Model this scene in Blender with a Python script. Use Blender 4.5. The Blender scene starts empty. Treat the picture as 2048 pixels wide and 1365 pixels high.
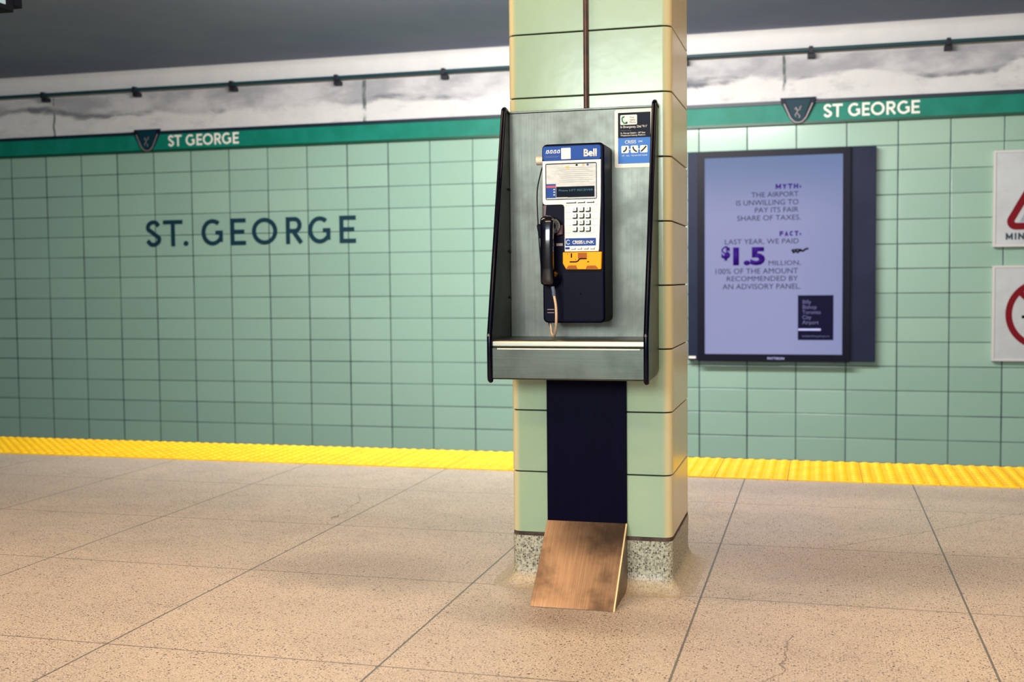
import bpy, bmesh, math, random
from mathutils import Vector, Matrix
random.seed(7)
S = bpy.context.scene
COL = S.collection

# ------------------------------------------------------------------ camera
YAW, PITCH, ROLL, FPX, CH = -0.2614, 0.0532, -0.010, 2305.1, 1.0075
F = Vector((math.sin(YAW)*math.cos(PITCH), math.cos(YAW)*math.cos(PITCH), -math.sin(PITCH)))
R0 = Vector((math.cos(YAW), -math.sin(YAW), 0)); U0 = R0.cross(F)
Rv = R0*math.cos(ROLL) + U0*math.sin(ROLL); Uv = -R0*math.sin(ROLL) + U0*math.cos(ROLL)
cd = bpy.data.cameras.new('camera'); cam = bpy.data.objects.new('camera', cd); COL.objects.link(cam)
cam.matrix_world = Matrix(((Rv.x, Uv.x, -F.x, 0), (Rv.y, Uv.y, -F.y, 0), (Rv.z, Uv.z, -F.z, CH), (0, 0, 0, 1)))
cd.sensor_width = 36; cd.lens = FPX*36/2048; cd.clip_start = 0.05
cd.dof.use_dof = True; cd.dof.focus_distance = 3.45; cd.dof.aperture_fstop = 4.0
S.camera = cam
# ------------------------------------------------------------------ world, exposure
w = bpy.data.worlds.new('world'); S.world = w; w.use_nodes = True
w.node_tree.nodes['Background'].inputs[0].default_value = (.5, .6, .7, 1)
w.node_tree.nodes['Background'].inputs[1].default_value = 0.02
vs = S.view_settings
vs.view_transform = 'Standard'; vs.look = 'None'; vs.gamma = 1; vs.exposure = -0.06; vs.use_curve_mapping = False

# ------------------------------------------------------------------ lamps out of the frame: ceiling fittings plus added fills
def lamp(name, loc, sx, sy, power, col, rot=(0, 0, 0), spread=180):
    l = bpy.data.lights.new(name, 'AREA'); l.shape = 'RECTANGLE'; l.size = sx; l.size_y = sy
    l.energy = power; l.color = col; l.spread = math.radians(spread)
    o = bpy.data.objects.new(name, l); COL.objects.link(o); o.location = loc; o.rotation_euler = rot
    return o
WARM = (1.0, .66, .36); COOL = (.90, 1.0, .98); NEUT = (1.0, .97, .93)
rad = math.radians
lamp('warm_ceiling_lamp', (1.6, 3.2, 3.02), 1.8, .3, 68, WARM)
lamp('warm_ceiling_lamp', (-2.5, 2.8, 3.02), 1.9, .3, 68, WARM)
lamp('warm_ceiling_lamp', (-0.7, 0.2, 3.02), 2.6, .3, 72, WARM)
lamp('platform_lamp', (-1.2, 5.4, 3.03), 4.0, .25, 38, NEUT)
lamp('wall_fill_lamp', (-1.9, 6.5, 2.98), 3.2, .25, 245, NEUT, (rad(55), 0, 0))  # added lamp, tilted to brighten the wall tiles and concrete
lamp('cool_rear_fill', (-1.2, -4.0, 2.35), 3.2, 1.2, 420, COOL, (rad(72), 0, 0))  # unseen fill added behind the camera for cool frontal light

# ------------------------------------------------------------------ material helpers
def lin(c):
    f = lambda v: v/12.92 if v <= .04045 else ((v+.055)/1.055)**2.4
    return (f(c[0]/255), f(c[1]/255), f(c[2]/255), 1)
class NT:
    def __init__(s, m): s.t = m.node_tree; s.n = s.t.nodes; s.l = s.t.links
    def new(s, ty, **k):
        n = s.n.new(ty)
        for a, v in k.items(): setattr(n, a, v)
        return n
    def con(s, a, b):
        if hasattr(a, 'is_output') or isinstance(a, bpy.types.NodeSocket): s.l.new(a, b)
        else: b.default_value = a
    def math(s, op, a, b=0.0, c=None, clamp=False):
        n = s.new('ShaderNodeMath', operation=op); n.use_clamp = clamp
        s.con(a, n.inputs[0]); s.con(b, n.inputs[1])
        if c is not None: s.con(c, n.inputs[2])
        return n.outputs[0]
    def pos(s):
        g = s.new('ShaderNodeNewGeometry'); x = s.new('ShaderNodeSeparateXYZ'); s.l.new(g.outputs['Position'], x.inputs[0])
        return g, x.outputs[0], x.outputs[1], x.outputs[2]
    def noise(s, vec, scale, detail=3, rough=.5, dist=0.0, sc=None):
        n = s.new('ShaderNodeTexNoise'); n.inputs['Scale'].default_value = scale; n.inputs['Detail'].default_value = detail
        n.inputs['Roughness'].default_value = rough; n.inputs['Distortion'].default_value = dist
        if sc:
            m = s.new('ShaderNodeMapping'); m.inputs['Scale'].default_value = sc; s.l.new(vec, m.inputs[0]); vec = m.outputs[0]
        s.l.new(vec, n.inputs['Vector']); return n.outputs[0]
    def vor(s, vec, scale, feature='F1'):
        n = s.new('ShaderNodeTexVoronoi', feature=feature); n.inputs['Scale'].default_value = scale; s.l.new(vec, n.inputs['Vector']); return n
    def mix(s, f, a, b, mode='MIX'):
        n = s.new('ShaderNodeMix', data_type='RGBA', blend_type=mode); s.con(f, n.inputs[0]); s.con(a, n.inputs[6]); s.con(b, n.inputs[7]); return n.outputs[2]
    def step(s, v, lo, hi):
        n = s.new('ShaderNodeMapRange', interpolation_type='SMOOTHSTEP'); s.con(v, n.inputs[0]); n.inputs[1].default_value = lo; n.inputs[2].default_value = hi; return n.outputs[0]
    def bump(s, h, strength, dist=.002):
        n = s.new('ShaderNodeBump'); n.inputs['Strength'].default_value = strength; n.inputs['Distance'].default_value = dist; s.l.new(h, n.inputs['Height']); return n.outputs[0]
def mat(name, col=(128, 128, 128), rough=.5, metal=0.0, spec=.5, emit=None, es=0, coat=0):
    m = bpy.data.materials.new(name); m.use_nodes = True; b = m.node_tree.nodes['Principled BSDF']
    b.inputs['Base Color'].default_value = lin(col); b.inputs['Roughness'].default_value = rough; b.inputs['Metallic'].default_value = metal
    b.inputs['Specular IOR Level'].default_value = spec; b.inputs['Coat Weight'].default_value = coat
    if emit: b.inputs['Emission Color'].default_value = lin(emit); b.inputs['Emission Strength'].default_value = es
    return m
def nmat(name, **k):
    m = mat(name, **k); t = NT(m); return m, t, m.node_tree.nodes['Principled BSDF']
def mottled(name, c1, c2, scale=6, sc=None, rough=.5, metal=0.0, detail=4, bump=0, rv=0, lo=.35, hi=.65, spec=.5, coat=0):
    m, t, b = nmat(name, rough=rough, metal=metal, spec=spec, coat=coat)
    g, x, y, z = t.pos(); n = t.noise(g.outputs['Position'], scale, detail, .6, 0, sc)
    f = t.step(n, lo, hi); t.con(t.mix(f, lin(c1), lin(c2)), b.inputs['Base Color'])
    if rv: t.con(t.math('MULTIPLY_ADD', f, rv, rough), b.inputs['Roughness'])
    if bump: t.con(t.bump(n, bump), b.inputs['Normal'])
    return m

TW, TH, WX0, WZT = .4064, .2032, -7.9181, 2.2865
def wall_tiles():
    m, t, b = nmat('glazed_green_wall_tile', rough=.16)
    g, x, y, z = t.pos(); P = g.outputs['Position']
    u = t.math('DIVIDE', t.math('SUBTRACT', x, WX0 - 40*TW), TW); v = t.math('DIVIDE', t.math('SUBTRACT', z, WZT - 40*TH), TH)
    fu = t.math('FRACT', u); fv = t.math('FRACT', v)
    iu = t.math('FLOOR', u); iv = t.math('FLOOR', v)
    c = t.new('ShaderNodeCombineXYZ'); t.con(iu, c.inputs[0]); t.con(iv, c.inputs[1])
    wn = t.new('ShaderNodeTexWhiteNoise', noise_dimensions='2D'); t.l.new(c.outputs[0], wn.inputs[0]); rnd = wn.outputs[0]
    du = t.math('MULTIPLY', t.math('MINIMUM', fu, t.math('SUBTRACT', 1.0, fu)), TW)
    dv = t.math('MULTIPLY', t.math('MINIMUM', fv, t.math('SUBTRACT', 1.0, fv)), TH)
    nw = t.noise(P, 1.3, 2); wu = t.math('MULTIPLY_ADD', nw, .004, .0028); wv = t.math('MULTIPLY_ADD', nw, .0035, .0016)
    mu = t.math('LESS_THAN', du, wu); mv = t.math('LESS_THAN', dv, wv)
    grout = t.math('MAXIMUM', mu, mv)
    col = t.mix(rnd, lin((147, 179, 163)), lin((155, 187, 170)))
    st = t.step(t.noise(P, 1.1, 4, .6, 0, (1, 1, .5)), .55, .75)
    col = t.mix(t.math('MULTIPLY', st, .25), col, lin((150, 178, 146)))
    gcol = t.mix(t.step(nw, .3, .7), lin((60, 92, 84)), lin((20, 42, 52)))
    t.con(t.mix(grout, col, gcol), b.inputs['Base Color'])
    t.con(t.math('MULTIPLY_ADD', grout, .6, t.math('MULTIPLY_ADD', rnd, .06, .16)), b.inputs['Roughness'])
    edge = t.step(t.math('MINIMUM', du, dv), 0.0, .010)
    pil = t.math('ADD', edge, t.math('MULTIPLY', t.noise(P, 5, 1), .6))
    t.con(t.bump(pil, .35, .003), b.inputs['Normal'])
    return m

JX = [-6.79, -5.98, -5.17, -4.36, -3.55, -2.74, -1.926, -1.113, -.36, .435, 1.245, 2.055, 2.865, 3.675]
JY = [-1.22, -.42, .38, 1.18, 1.98, 2.775, 3.622, 4.374, 5.184]
def terrazzo_floor():
    m, t, b = nmat('terrazzo_floor', rough=.38)
    g, x, y, z = t.pos(); P = g.outputs['Position']
    big = t.noise(P, .9, 4, .6); mid = t.noise(P, 5, 4, .6)
    base = t.mix(t.step(big, .35, .65), lin((196, 184, 170)), lin((214, 198, 180)))
    base = t.mix(t.math('MULTIPLY', t.step(mid, .45, .8), .35), base, lin((160, 152, 142)))
    # dirty patches on the slab
    for (cx, cy, rx, ry, a) in ((.15, 4.15, .75, .35, .40), (-1.55, 3.72, .4, .28, .35), (-.62, 3.3, .35, .16, .30), (.3, 5.6, 1.2, .22, .25), (-.9, 3.3, .25, .15, .3)):
        dx = t.math('DIVIDE', t.math('SUBTRACT', x, cx), rx); dy = t.math('DIVIDE', t.math('SUBTRACT', y, cy), ry)
        d = t.math('ADD', t.math('MULTIPLY', dx, dx), t.math('MULTIPLY', dy, dy)); d = t.math('ADD', d, t.math('MULTIPLY', mid, 1.2))
        base = t.mix(t.math('MULTIPLY', t.math('SUBTRACT', 1.0, t.step(d, .6, 1.9)), a), base, lin((118, 100, 92)))
    base = t.mix(t.math('MULTIPLY', t.step(t.noise(P, 260, 2, .6), .42, .62), .38), base, lin((140, 116, 100)))
    base = t.mix(t.math('MULTIPLY', t.step(t.noise(P, 190, 1, .5), .54, .7), .6), base, lin((246, 234, 214)))
    dv = t.new('ShaderNodeVectorMath', operation='ADD'); t.l.new(P, dv.inputs[0])
    nc = t.new('ShaderNodeTexNoise'); nc.inputs['Scale'].default_value = 90; t.l.new(P, nc.inputs['Vector'])
    sc_ = t.new('ShaderNodeVectorMath', operation='SCALE'); t.l.new(nc.outputs['Color'], sc_.inputs[0]); sc_.inputs['Scale'].default_value = .008; t.l.new(sc_.outputs[0], dv.inputs[1]); PD = dv.outputs[0]
    for scale, dist, frac, amt, colr in ((230, .40, .40, .55, (120, 92, 82)), (150, .36, .36, .72, (78, 58, 58)), (105, .31, .42, .85, (50, 38, 44))):
        vn = t.vor(PD, scale); r = t.new('ShaderNodeSeparateColor'); t.l.new(vn.outputs['Color'], r.inputs[0])
        spk = t.math('MULTIPLY', t.math('SUBTRACT', 1.0, t.step(vn.outputs['Distance'], dist*.75, dist)), t.math('LESS_THAN', r.outputs[0], frac))
        base = t.mix(t.math('MULTIPLY', spk, amt), base, lin(colr))
    vn = t.vor(P, 32); r = t.new('ShaderNodeSeparateColor'); t.l.new(vn.outputs['Color'], r.inputs[0])
    spk = t.math('MULTIPLY', t.math('LESS_THAN', vn.outputs['Distance'], .15), t.math('LESS_THAN', r.outputs[0], .22))
    base = t.mix(t.math('MULTIPLY', spk, .7), base, lin((55, 44, 48)))
    j = None
    for X in JX:
        k = t.math('LESS_THAN', t.math('ABSOLUTE', t.math('SUBTRACT', x, X)), .0032); j = k if j is None else t.math('MAXIMUM', j, k)
    base = t.mix(t.math('MULTIPLY', j, .85), base, lin((88, 92, 92)))
    j = None
    for Y in JY:
        k = t.math('LESS_THAN', t.math('ABSOLUTE', t.math('SUBTRACT', y, Y)), .0036); j = k if j is None else t.math('MAXIMUM', j, k)
    base = t.mix(t.math('MULTIPLY', j, t.math('MULTIPLY_ADD', mid, .5, .4)), base, lin((96, 90, 86)))
    # hairline cracks
    wx = t.math('MULTIPLY_ADD', t.noise(P, 9, 3), .12, -.06); wy = t.math('MULTIPLY_ADD', t.noise(P, 9, 3, .5, .3), .12, -.06)
    px = t.math('ADD', x, wx); py = t.math('ADD', y, wy); cr = None
    for (ax, ay, bx, by) in CRACKS:
        L = math.hypot(bx-ax, by-ay); ux, uy = (bx-ax)/L, (by-ay)/L
        rx = t.math('SUBTRACT', px, ax); ry = t.math('SUBTRACT', py, ay)
        al = t.math('ADD', t.math('MULTIPLY', rx, ux), t.math('MULTIPLY', ry, uy)); pe = t.math('ABSOLUTE', t.math('SUBTRACT', t.math('MULTIPLY', rx, uy), t.math('MULTIPLY', ry, ux)))
        k = t.math('MULTIPLY', t.math('LESS_THAN', pe, .0028), t.math('MULTIPLY', t.math('GREATER_THAN', al, 0.0), t.math('LESS_THAN', al, L)))
        cr = k if cr is None else t.math('MAXIMUM', cr, k)
    base = t.mix(t.math('MULTIPLY', cr, .55), base, lin((90, 78, 72)))
    t.con(base, b.inputs['Base Color'])
    t.con(t.math('MULTIPLY_ADD', mid, .25, .30), b.inputs['Roughness'])
    return m
CRACKS = [(-1.98, 4.37, -2.02, 4.72), (-2.02, 4.72, -2.1, 5.05), (.9, 5.3, .45, 4.8), (.45, 4.8, .02, 4.38), (-.06, 3.3, -.1, 2.95), (-.1, 2.95, -.2, 2.72)]

def terrazzo_base():
    m, t, b = nmat('speckled_terrazzo_base', rough=.42)
    g, x, y, z = t.pos(); P = g.outputs['Position']
    base = t.mix(t.step(t.noise(P, 150, 3, .7), .42, .62), lin((184, 182, 162)), lin((118, 114, 100)))
    vn = t.vor(P, 150); r = t.new('ShaderNodeSeparateColor'); t.l.new(vn.outputs['Color'], r.inputs[0])
    spk = t.math('MULTIPLY', t.math('LESS_THAN', vn.outputs['Distance'], .45), t.math('LESS_THAN', r.outputs[0], .28))
    base = t.mix(t.math('MULTIPLY', spk, .85), base, lin((30, 28, 30)))
    # plainer mortar cove at the foot, warm light painted in as a browner tone
    nn = t.noise(P, 14, 3); h = t.math('MULTIPLY_ADD', nn, .03, z)
    base = t.mix(t.math('MULTIPLY', t.math('SUBTRACT', 1.0, t.step(h, .035, .065)), .55), base, lin((200, 176, 146)))
    t.con(base, b.inputs['Base Color']); return m

def stained_concrete():
    m, t, b = nmat('stained_white_concrete', rough=.75)
    g, x, y, z = t.pos(); P = g.outputs['Position']
    n1 = t.noise(P, 1.0, 5, .6, .4, (1.0, 1, 5.0)); n2 = t.noise(P, 4, 5, .65)
    base = t.mix(n2, lin((226, 224, 222)), lin((205, 203, 204)))
    # a weathered grey zone under the pipe, its ragged lower edge lined with darker grime
    low = t.math('SUBTRACT', 1.0, t.step(z, 2.85, 2.88))
    h = t.math('SUBTRACT', z, t.math('MULTIPLY_ADD', t.noise(P, .9, 5, .55, .5), .42, 2.45))
    grey = t.math('MULTIPLY', t.math('MULTIPLY', t.step(h, -.01, .035), low), t.math('MULTIPLY_ADD', t.step(t.noise(P, 1.6, 4, .6, 0, (1, 1, 2)), .36, .62), .65, .25))
    base = t.mix(t.math('MULTIPLY', grey, .9), base, lin((146, 146, 154)))
    dk = t.math('MULTIPLY', t.math('SUBTRACT', 1.0, t.step(t.math('ABSOLUTE', t.math('SUBTRACT', h, .028)), .008, .045)), t.math('MULTIPLY', t.step(n1, .44, .62), low))
    base = t.mix(t.math('MULTIPLY', dk, .9), base, lin((92, 94, 104)))
    f = t.math('MULTIPLY', low, t.step(t.noise(P, 3.1, 5, .7, 0, (1, 1, 2.5)), .52, .7)); base = t.mix(t.math('MULTIPLY', f, .35), base, lin((150, 148, 152)))
    for cx, ww in ((-4.08, .010), (-.30, .007), (-7.4, .006)):
        wob = t.math('MULTIPLY_ADD', t.noise(P, 7, 3), .05, -.025)
        f = t.math('MULTIPLY', t.math('SUBTRACT', 1.0, t.step(t.math('ABSOLUTE', t.math('SUBTRACT', t.math('ADD', x, wob), cx)), ww, ww*2.4)), low)
        base = t.mix(t.math('MULTIPLY', f, t.step(t.noise(P, 9, 3), .35, .6)), base, lin((88, 98, 96)))
    t.con(base, b.inputs['Base Color']); t.con(t.bump(t.math('ADD', n1, n2), .5, .02), b.inputs['Normal']); return m

def brushed(name, c1, c2, rough=.3, streak=(60, 60, 1.5), metal=1.0, vary=.18, smudge=.5):
    m, t, b = nmat(name, rough=rough, metal=metal)
    g, x, y, z = t.pos(); P = g.outputs['Position']
    n = t.noise(P, 3, 4, .6, 0, streak); s = t.noise(P, 7, 4, .6)
    t.con(t.mix(t.math('MULTIPLY', t.step(s, .4, .7), smudge), t.mix(n, lin(c1), lin(c2)), lin(tuple(int(v*.8) for v in c1))), b.inputs['Base Color'])
    t.con(t.math('MULTIPLY_ADD', s, vary, rough-.05), b.inputs['Roughness'])
    t.con(t.bump(n, .06, .002), b.inputs['Normal']); return m

def pillar_tile():
    m, t, b = nmat('glazed_pillar_tile', rough=.22)
    g, x, y, z = t.pos(); P = g.outputs['Position']
    base = t.mix(g.outputs['Random Per Island'], lin((141, 165, 138)), lin((149, 174, 145)))
    base = t.mix(t.math('MULTIPLY', t.step(t.noise(P, 4, 4, .6), .5, .75), .3), base, lin((168, 184, 140)))
    # cream tint paints the warm light on the rounded corners and sides
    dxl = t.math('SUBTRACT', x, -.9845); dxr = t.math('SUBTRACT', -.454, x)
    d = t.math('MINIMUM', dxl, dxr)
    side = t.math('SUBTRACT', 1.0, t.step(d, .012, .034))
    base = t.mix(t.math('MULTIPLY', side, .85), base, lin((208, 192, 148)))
    vn = t.vor(P, 9); r = t.new('ShaderNodeSeparateColor'); t.l.new(vn.outputs['Color'], r.inputs[0])
    spk = t.math('MULTIPLY', t.math('LESS_THAN', vn.outputs['Distance'], .03), t.math('LESS_THAN', r.outputs[0], .35))
    base = t.mix(spk, base, lin((50, 48, 40)))
    t.con(base, b.inputs['Base Color'])
    t.con(t.bump(t.noise(P, 18, 2), .10, .004), b.inputs['Normal']); return m

def screen_art():
    m, t, b = nmat('backlit_poster', rough=.5, col=(10, 10, 14), spec=.15)
    g, x, y, z = t.pos()
    f = t.step(z, 1.45, 2.1); fx = t.step(x, -.35, .3)
    c = t.mix(f, lin((163, 166, 212)), lin((112, 134, 180))); c = t.mix(t.math('MULTIPLY', fx, .4), c, lin((124, 142, 188)))
    t.con(c, b.inputs['Emission Color']); b.inputs['Emission Strength'].default_value = .82; return m

def ink(name, c): return mat(name, c, .6, spec=.15)
M = dict(
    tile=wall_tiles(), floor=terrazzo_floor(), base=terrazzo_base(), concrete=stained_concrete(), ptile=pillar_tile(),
    ceiling=mottled('dark_painted_ceiling', (138, 147, 174), (146, 154, 177), 1.2, rough=.85),
    band=mottled('green_enamel_band', (0, 118, 98), (14, 128, 110), 5, rough=.5, spec=.3),
    darktrim=mat('dark_teal_trim', (8, 30, 48), .45), midtrim=mat('deep_green_edge', (0, 70, 48), .4),
    white_ink=ink('white_ink', (248, 242, 232)), teal_ink=mat('dark_teal_letter', (4, 52, 68), .45),
    pipe=mat('teal_pipe_paint', (16, 60, 70), .45), clip=mat('black_clip', (14, 16, 30), .6),
    shield=mat('shield_green', (4, 50, 62), .5, spec=.2), shieldrim=mat('shield_rim', (8, 16, 40), .5, spec=.2), silver=mat('tarnished_silver', (150, 134, 136), .5, .2),
    yellow=mottled('tactile_yellow', (250, 196, 0), (255, 208, 10), 7, rough=.5),
    seam=mat('tactile_seam', (150, 104, 6), .8),
    steel=brushed('brushed_stainless', (78, 80, 76), (98, 100, 94), .34),
    steel_side=brushed('dull_stainless_side', (74, 80, 76), (94, 98, 92), .34, (1.5, 60, 60)),
    blacktrim=mat('black_rubber_trim', (2, 3, 18), .2, spec=.16), navy=mottled('navy_painted_panel', (3, 2, 22), (6, 5, 30), 3, (80, 1, 1), rough=.5, spec=.04),
    copper=brushed('warm_reflection_steel', (112, 96, 86), (186, 160, 138), .36, (90, 2, 2), 1.0, .22, .8), edge_glint=mat('painted_edge_glint', (250, 222, 170), .4, .3),  # stainless foot box: warm ceiling reflection mixed into the base colour
    mortar=mat('dark_joint', (30, 34, 34), .9), foot=mottled('dirty_joint', (92, 74, 66), (54, 44, 40), 30, rough=.9),
    rust=mottled('rusty_brown_pipe', (74, 34, 26), (46, 22, 24), 30, rough=.4),
    phone=mat('dark_navy_phone_shell', (3, 3, 27), .4, spec=.06), phone_side=mat('phone_side_shell', (30, 24, 36), .3), phoneface=mottled('scuffed_white_faceplate', (246, 246, 240), (226, 227, 224), 40, rough=.45, spec=.3),
    blue=mat('blue_header', (0, 66, 156), .45, spec=.2), bluelab=mat('blue_label', (0, 62, 146), .45, spec=.2), brightblue=mat('bright_blue_card', (0, 110, 205), .5),
    darkcard=mat('navy_card', (3, 8, 36), .5, spec=.15), card=mat('cream_card', (244, 236, 220), .45),
    paper=mottled('worn_instruction_card', (206, 206, 204), (190, 192, 190), 30, (1, 1, 4), rough=.45), glass=None,
    lcd=mat('dark_lcd', (3, 12, 32), .4, spec=.05), lcdtext=mat('lcd_characters', (10, 60, 80), .5, emit=(20, 140, 160), es=.5),
    key=mat('white_key', (248, 248, 244), .35), keyshade=mat('painted_key_shadow', (52, 66, 66), .7, spec=.1), ink=ink('black_ink', (30, 32, 44)), faint_ink=ink('faint_ink', (158, 160, 162)), grey_ink=ink('grey_ink', (110, 112, 118)),
    yslot=mat('yellow_slot_plastic', (255, 172, 0), .5, spec=.2), yslot_dark=mat('slot_shade_and_marks', (168, 88, 0), .5, spec=.2), slotblack=mat('slot_black', (8, 6, 8), .6, spec=.05),
    red=mat('sign_red', (122, 0, 20), .5, spec=.2), redstick=mat('red_sticker', (190, 60, 76), .5), signwhite=mottled('sign_enamel', (200, 203, 206), (190, 192, 193), 3, rough=.35),
    signframe=mat('sign_frame', (214, 208, 206), .4), signgrey=mat('pictogram_grey', (150, 160, 176), .5),
    handset=mat('black_handset', (4, 4, 14), .12, spec=.4, coat=.3), sleeve=mat('grey_blue_sleeve', (84, 96, 120), .45), cord=brushed('armoured_cord', (226, 188, 150), (244, 212, 178), .35, (1, 1, 300), .35, .1, .2),
    beadmetal=mat('bead_metal', (226, 220, 200), .45, .5), lipmetal=mat('lip_highlight', (176, 178, 168), .3, 1), lockmetal=mat('pale_lock_metal', (226, 208, 190), .4, .4), chrome=mat('chrome', (220, 214, 204), .18, 1), cable=mat('black_cable', (8, 8, 14), .4, spec=.2), brownlug=mat('brown_cradle', (78, 40, 48), .4),
    screenframe=mat('black_screen_frame', (5, 6, 28), .4, spec=.15), housing=mottled('slate_blue_housing', (28, 36, 62), (22, 30, 56), 3, rough=.5, spec=.2), screen=screen_art(),
    purple=mat('purple_print', (40, 10, 100), .6, spec=.1, emit=(50, 16, 116), es=.3), posterink=mat('slate_print', (20, 26, 50), .6, spec=.05, emit=(60, 66, 98), es=.2),
    posterdark=mat('navy_print', (6, 6, 30), .6, spec=.1, emit=(14, 14, 48), es=.5), posterlight=mat('light_print', (120, 120, 160), .6, emit=(170, 170, 216), es=.8), postermid=mat('dim_print', (60, 60, 100), .6, emit=(98, 98, 140), es=.7),
    green=mat('logo_green', (20, 120, 70), .5), gold=mat('gold_sticker', (212, 176, 84), .5), track=mottled('dark_ballast', (40, 38, 36), (20, 20, 20), 20, rough=.9), rail=mat('rail_steel', (120, 110, 100), .3, 1),
    hangblack=mat('hanging_sign_black', (3, 3, 14), .6, spec=.1), hangface=mat('hanging_sign_face', (150, 170, 175), .4, emit=(140, 160, 165), es=.6), sep=mat('plate_seam', (150, 152, 150), .6),
)

# ------------------------------------------------------------------ geometry helpers
ORG = {}
def root(name, loc, label, cat, group=None):
    o = bpy.data.objects.new(name, None); o.empty_display_size = .05; COL.objects.link(o); o.location = loc
    o['label'] = label; o['category'] = cat
    if group: o['group'] = group
    ORG[o.name] = Vector(loc); return o
def tag(o, label, cat, group=None):
    o['label'] = label; o['category'] = cat
    if group: o['group'] = group
    return o
def link_mesh(name, me, mats, parent=None, kind=None, smooth=None, label=None, bevel=0, seg=2):
    """mesh data is in world coordinates; shifted to its thing's origin"""
    o = bpy.data.objects.new(name, me); COL.objects.link(o)
    for mm in (mats if isinstance(mats, (list, tuple)) else [mats]): me.materials.append(M[mm] if isinstance(mm, str) else mm)
    if parent is not None:
        org = ORG[parent.name]; o.parent = parent; me.transform(Matrix.Translation(-org)); ORG[o.name] = org
    else:
        xs = [v.co for v in me.vertices]
        c = Vector(((min(v.x for v in xs)+max(v.x for v in xs))/2, (min(v.y for v in xs)+max(v.y for v in xs))/2, min(v.z for v in xs)))
        me.transform(Matrix.Translation(-c)); o.location = c; ORG[o.name] = c
    if bevel:
        b = o.modifiers.new('bevel', 'BEVEL'); b.width = bevel; b.segments = seg; b.limit_method = 'ANGLE'; b.angle_limit = math.radians(40)
    if smooth is not None:
        for p in me.polygons: p.use_smooth = True
        try: me.set_sharp_from_angle(angle=math.radians(smooth))
        except Exception: pass
    if kind: o['kind'] = kind
    if label: o['label'] = label
    return o
class MB:
    def __init__(s): s.v = []; s.f = []; s.m = []
    def add(s, v, f, mi=0):
        b = len(s.v); s.v += [tuple(p) for p in v]; s.f += [tuple(i+b for i in q) for q in f]; s.m += [mi]*len(f); return s
    def box(s, x0, x1, y0, y1, z0, z1, mi=0):
        v = [(x, y, z) for z in (z0, z1) for y in (y0, y1) for x in (x0, x1)]
        return s.add(v, [(0, 2, 3, 1), (4, 5, 7, 6), (0, 1, 5, 4), (2, 6, 7, 3), (0, 4, 6, 2), (1, 3, 7, 5)], mi)
    def prism(s, pts, d0, d1, axis='y', mi=0):
        """pts: outline in the two other axes; extruded from d0 to d1"""
        n = len(pts)
        def P(p, d): return (p[0], d, p[1]) if axis == 'y' else ((d, p[0], p[1]) if axis == 'x' else (p[0], p[1], d))
        v = [P(p, d0) for p in pts] + [P(p, d1) for p in pts]
        return s.add(v, [tuple(range(n)), tuple(range(2*n-1, n-1, -1))] + [(i, i+n, (i+1) % n+n, (i+1) % n) for i in range(n)], mi)
    def tube(s, path, r, n=12, mi=0, caps=True):
        path = [Vector(p) for p in path]; N = len(path); rr = r if isinstance(r, (list, tuple)) else [r]*N
        up = Vector((0, 0, 1)); vs_ = []
        t0 = (path[1]-path[0]).normalized()
        a = t0.cross(up) if abs(t0.z) < .9 else t0.cross(Vector((1, 0, 0))); a.normalize()
        for i, p in enumerate(path):
            t = (path[min(i+1, N-1)]-path[max(i-1, 0)]).normalized(); a = (a - t*a.dot(t)).normalized(); b = t.cross(a)
            vs_ += [p + (a*math.cos(2*math.pi*k/n) + b*math.sin(2*math.pi*k/n))*rr[i] for k in range(n)]
        fs = [(i*n+k, i*n+(k+1) % n, (i+1)*n+(k+1) % n, (i+1)*n+k) for i in range(N-1) for k in range(n)]
        if caps: fs += [tuple(range(n-1, -1, -1)), tuple((N-1)*n+k for k in range(n))]
        return s.add(vs_, fs, mi)
    def ribbon(s, pts, wd, d0, d1, mi=0, closed=False):
        """flat stroke in the x-z plane, thickness along y"""
        n = len(pts); L = []; Rr = []
        for i in range(n):
            if closed: a, b = pts[(i-1) % n], pts[(i+1) % n]; pv = pts[i-1]; nx = pts[(i+1) % n]
            else: a, b = pts[max(i-1, 0)], pts[min(i+1, n-1)]; pv, nx = a, b
            p = pts[i]
            d1_ = Vector((p[0]-pv[0], p[1]-pv[1])); d2_ = Vector((nx[0]-p[0], nx[1]-p[1]))
            if d1_.length < 1e-9: d1_ = d2_
            if d2_.length < 1e-9: d2_ = d1_
            d1_.normalize(); d2_.normalize(); t = (d1_+d2_).normalized(); k = 1/max(.5, t.dot(d1_)); nn = Vector((-t.y, t.x))*wd/2*k
            L.append((p[0]+nn.x, p[1]+nn.y)); Rr.append((p[0]-nn.x, p[1]-nn.y))
        v = []
        for i in range(n): v += [(L[i][0], d0, L[i][1]), (Rr[i][0], d0, Rr[i][1]), (L[i][0], d1, L[i][1]), (Rr[i][0], d1, Rr[i][1])]
        f = []
        for i in range(n if closed else n-1):
            a, b = 4*i, 4*((i+1) % n); f += [(a, a+1, b+1, b), (a+2, b+2, b+3, a+3), (a, b, b+2, a+2), (a+1, a+3, b+3, b+1)]
        if not closed: f += [(0, 2, 3, 1), (4*n-4, 4*n-3, 4*n-1, 4*n-2)]
        return s.add(v, f, mi)
    def build(s, name, mats, parent=None, **k):
        me = bpy.data.meshes.new(name); me.from_pydata(s.v, [], s.f); me.polygons.foreach_set('material_index', s.m)
        bm = bmesh.new(); bm.from_mesh(me); bmesh.ops.recalc_face_normals(bm, faces=bm.faces); bm.to_mesh(me); bm.free(); me.update()
        return link_mesh(name, me, mats, parent, **k)
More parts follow.
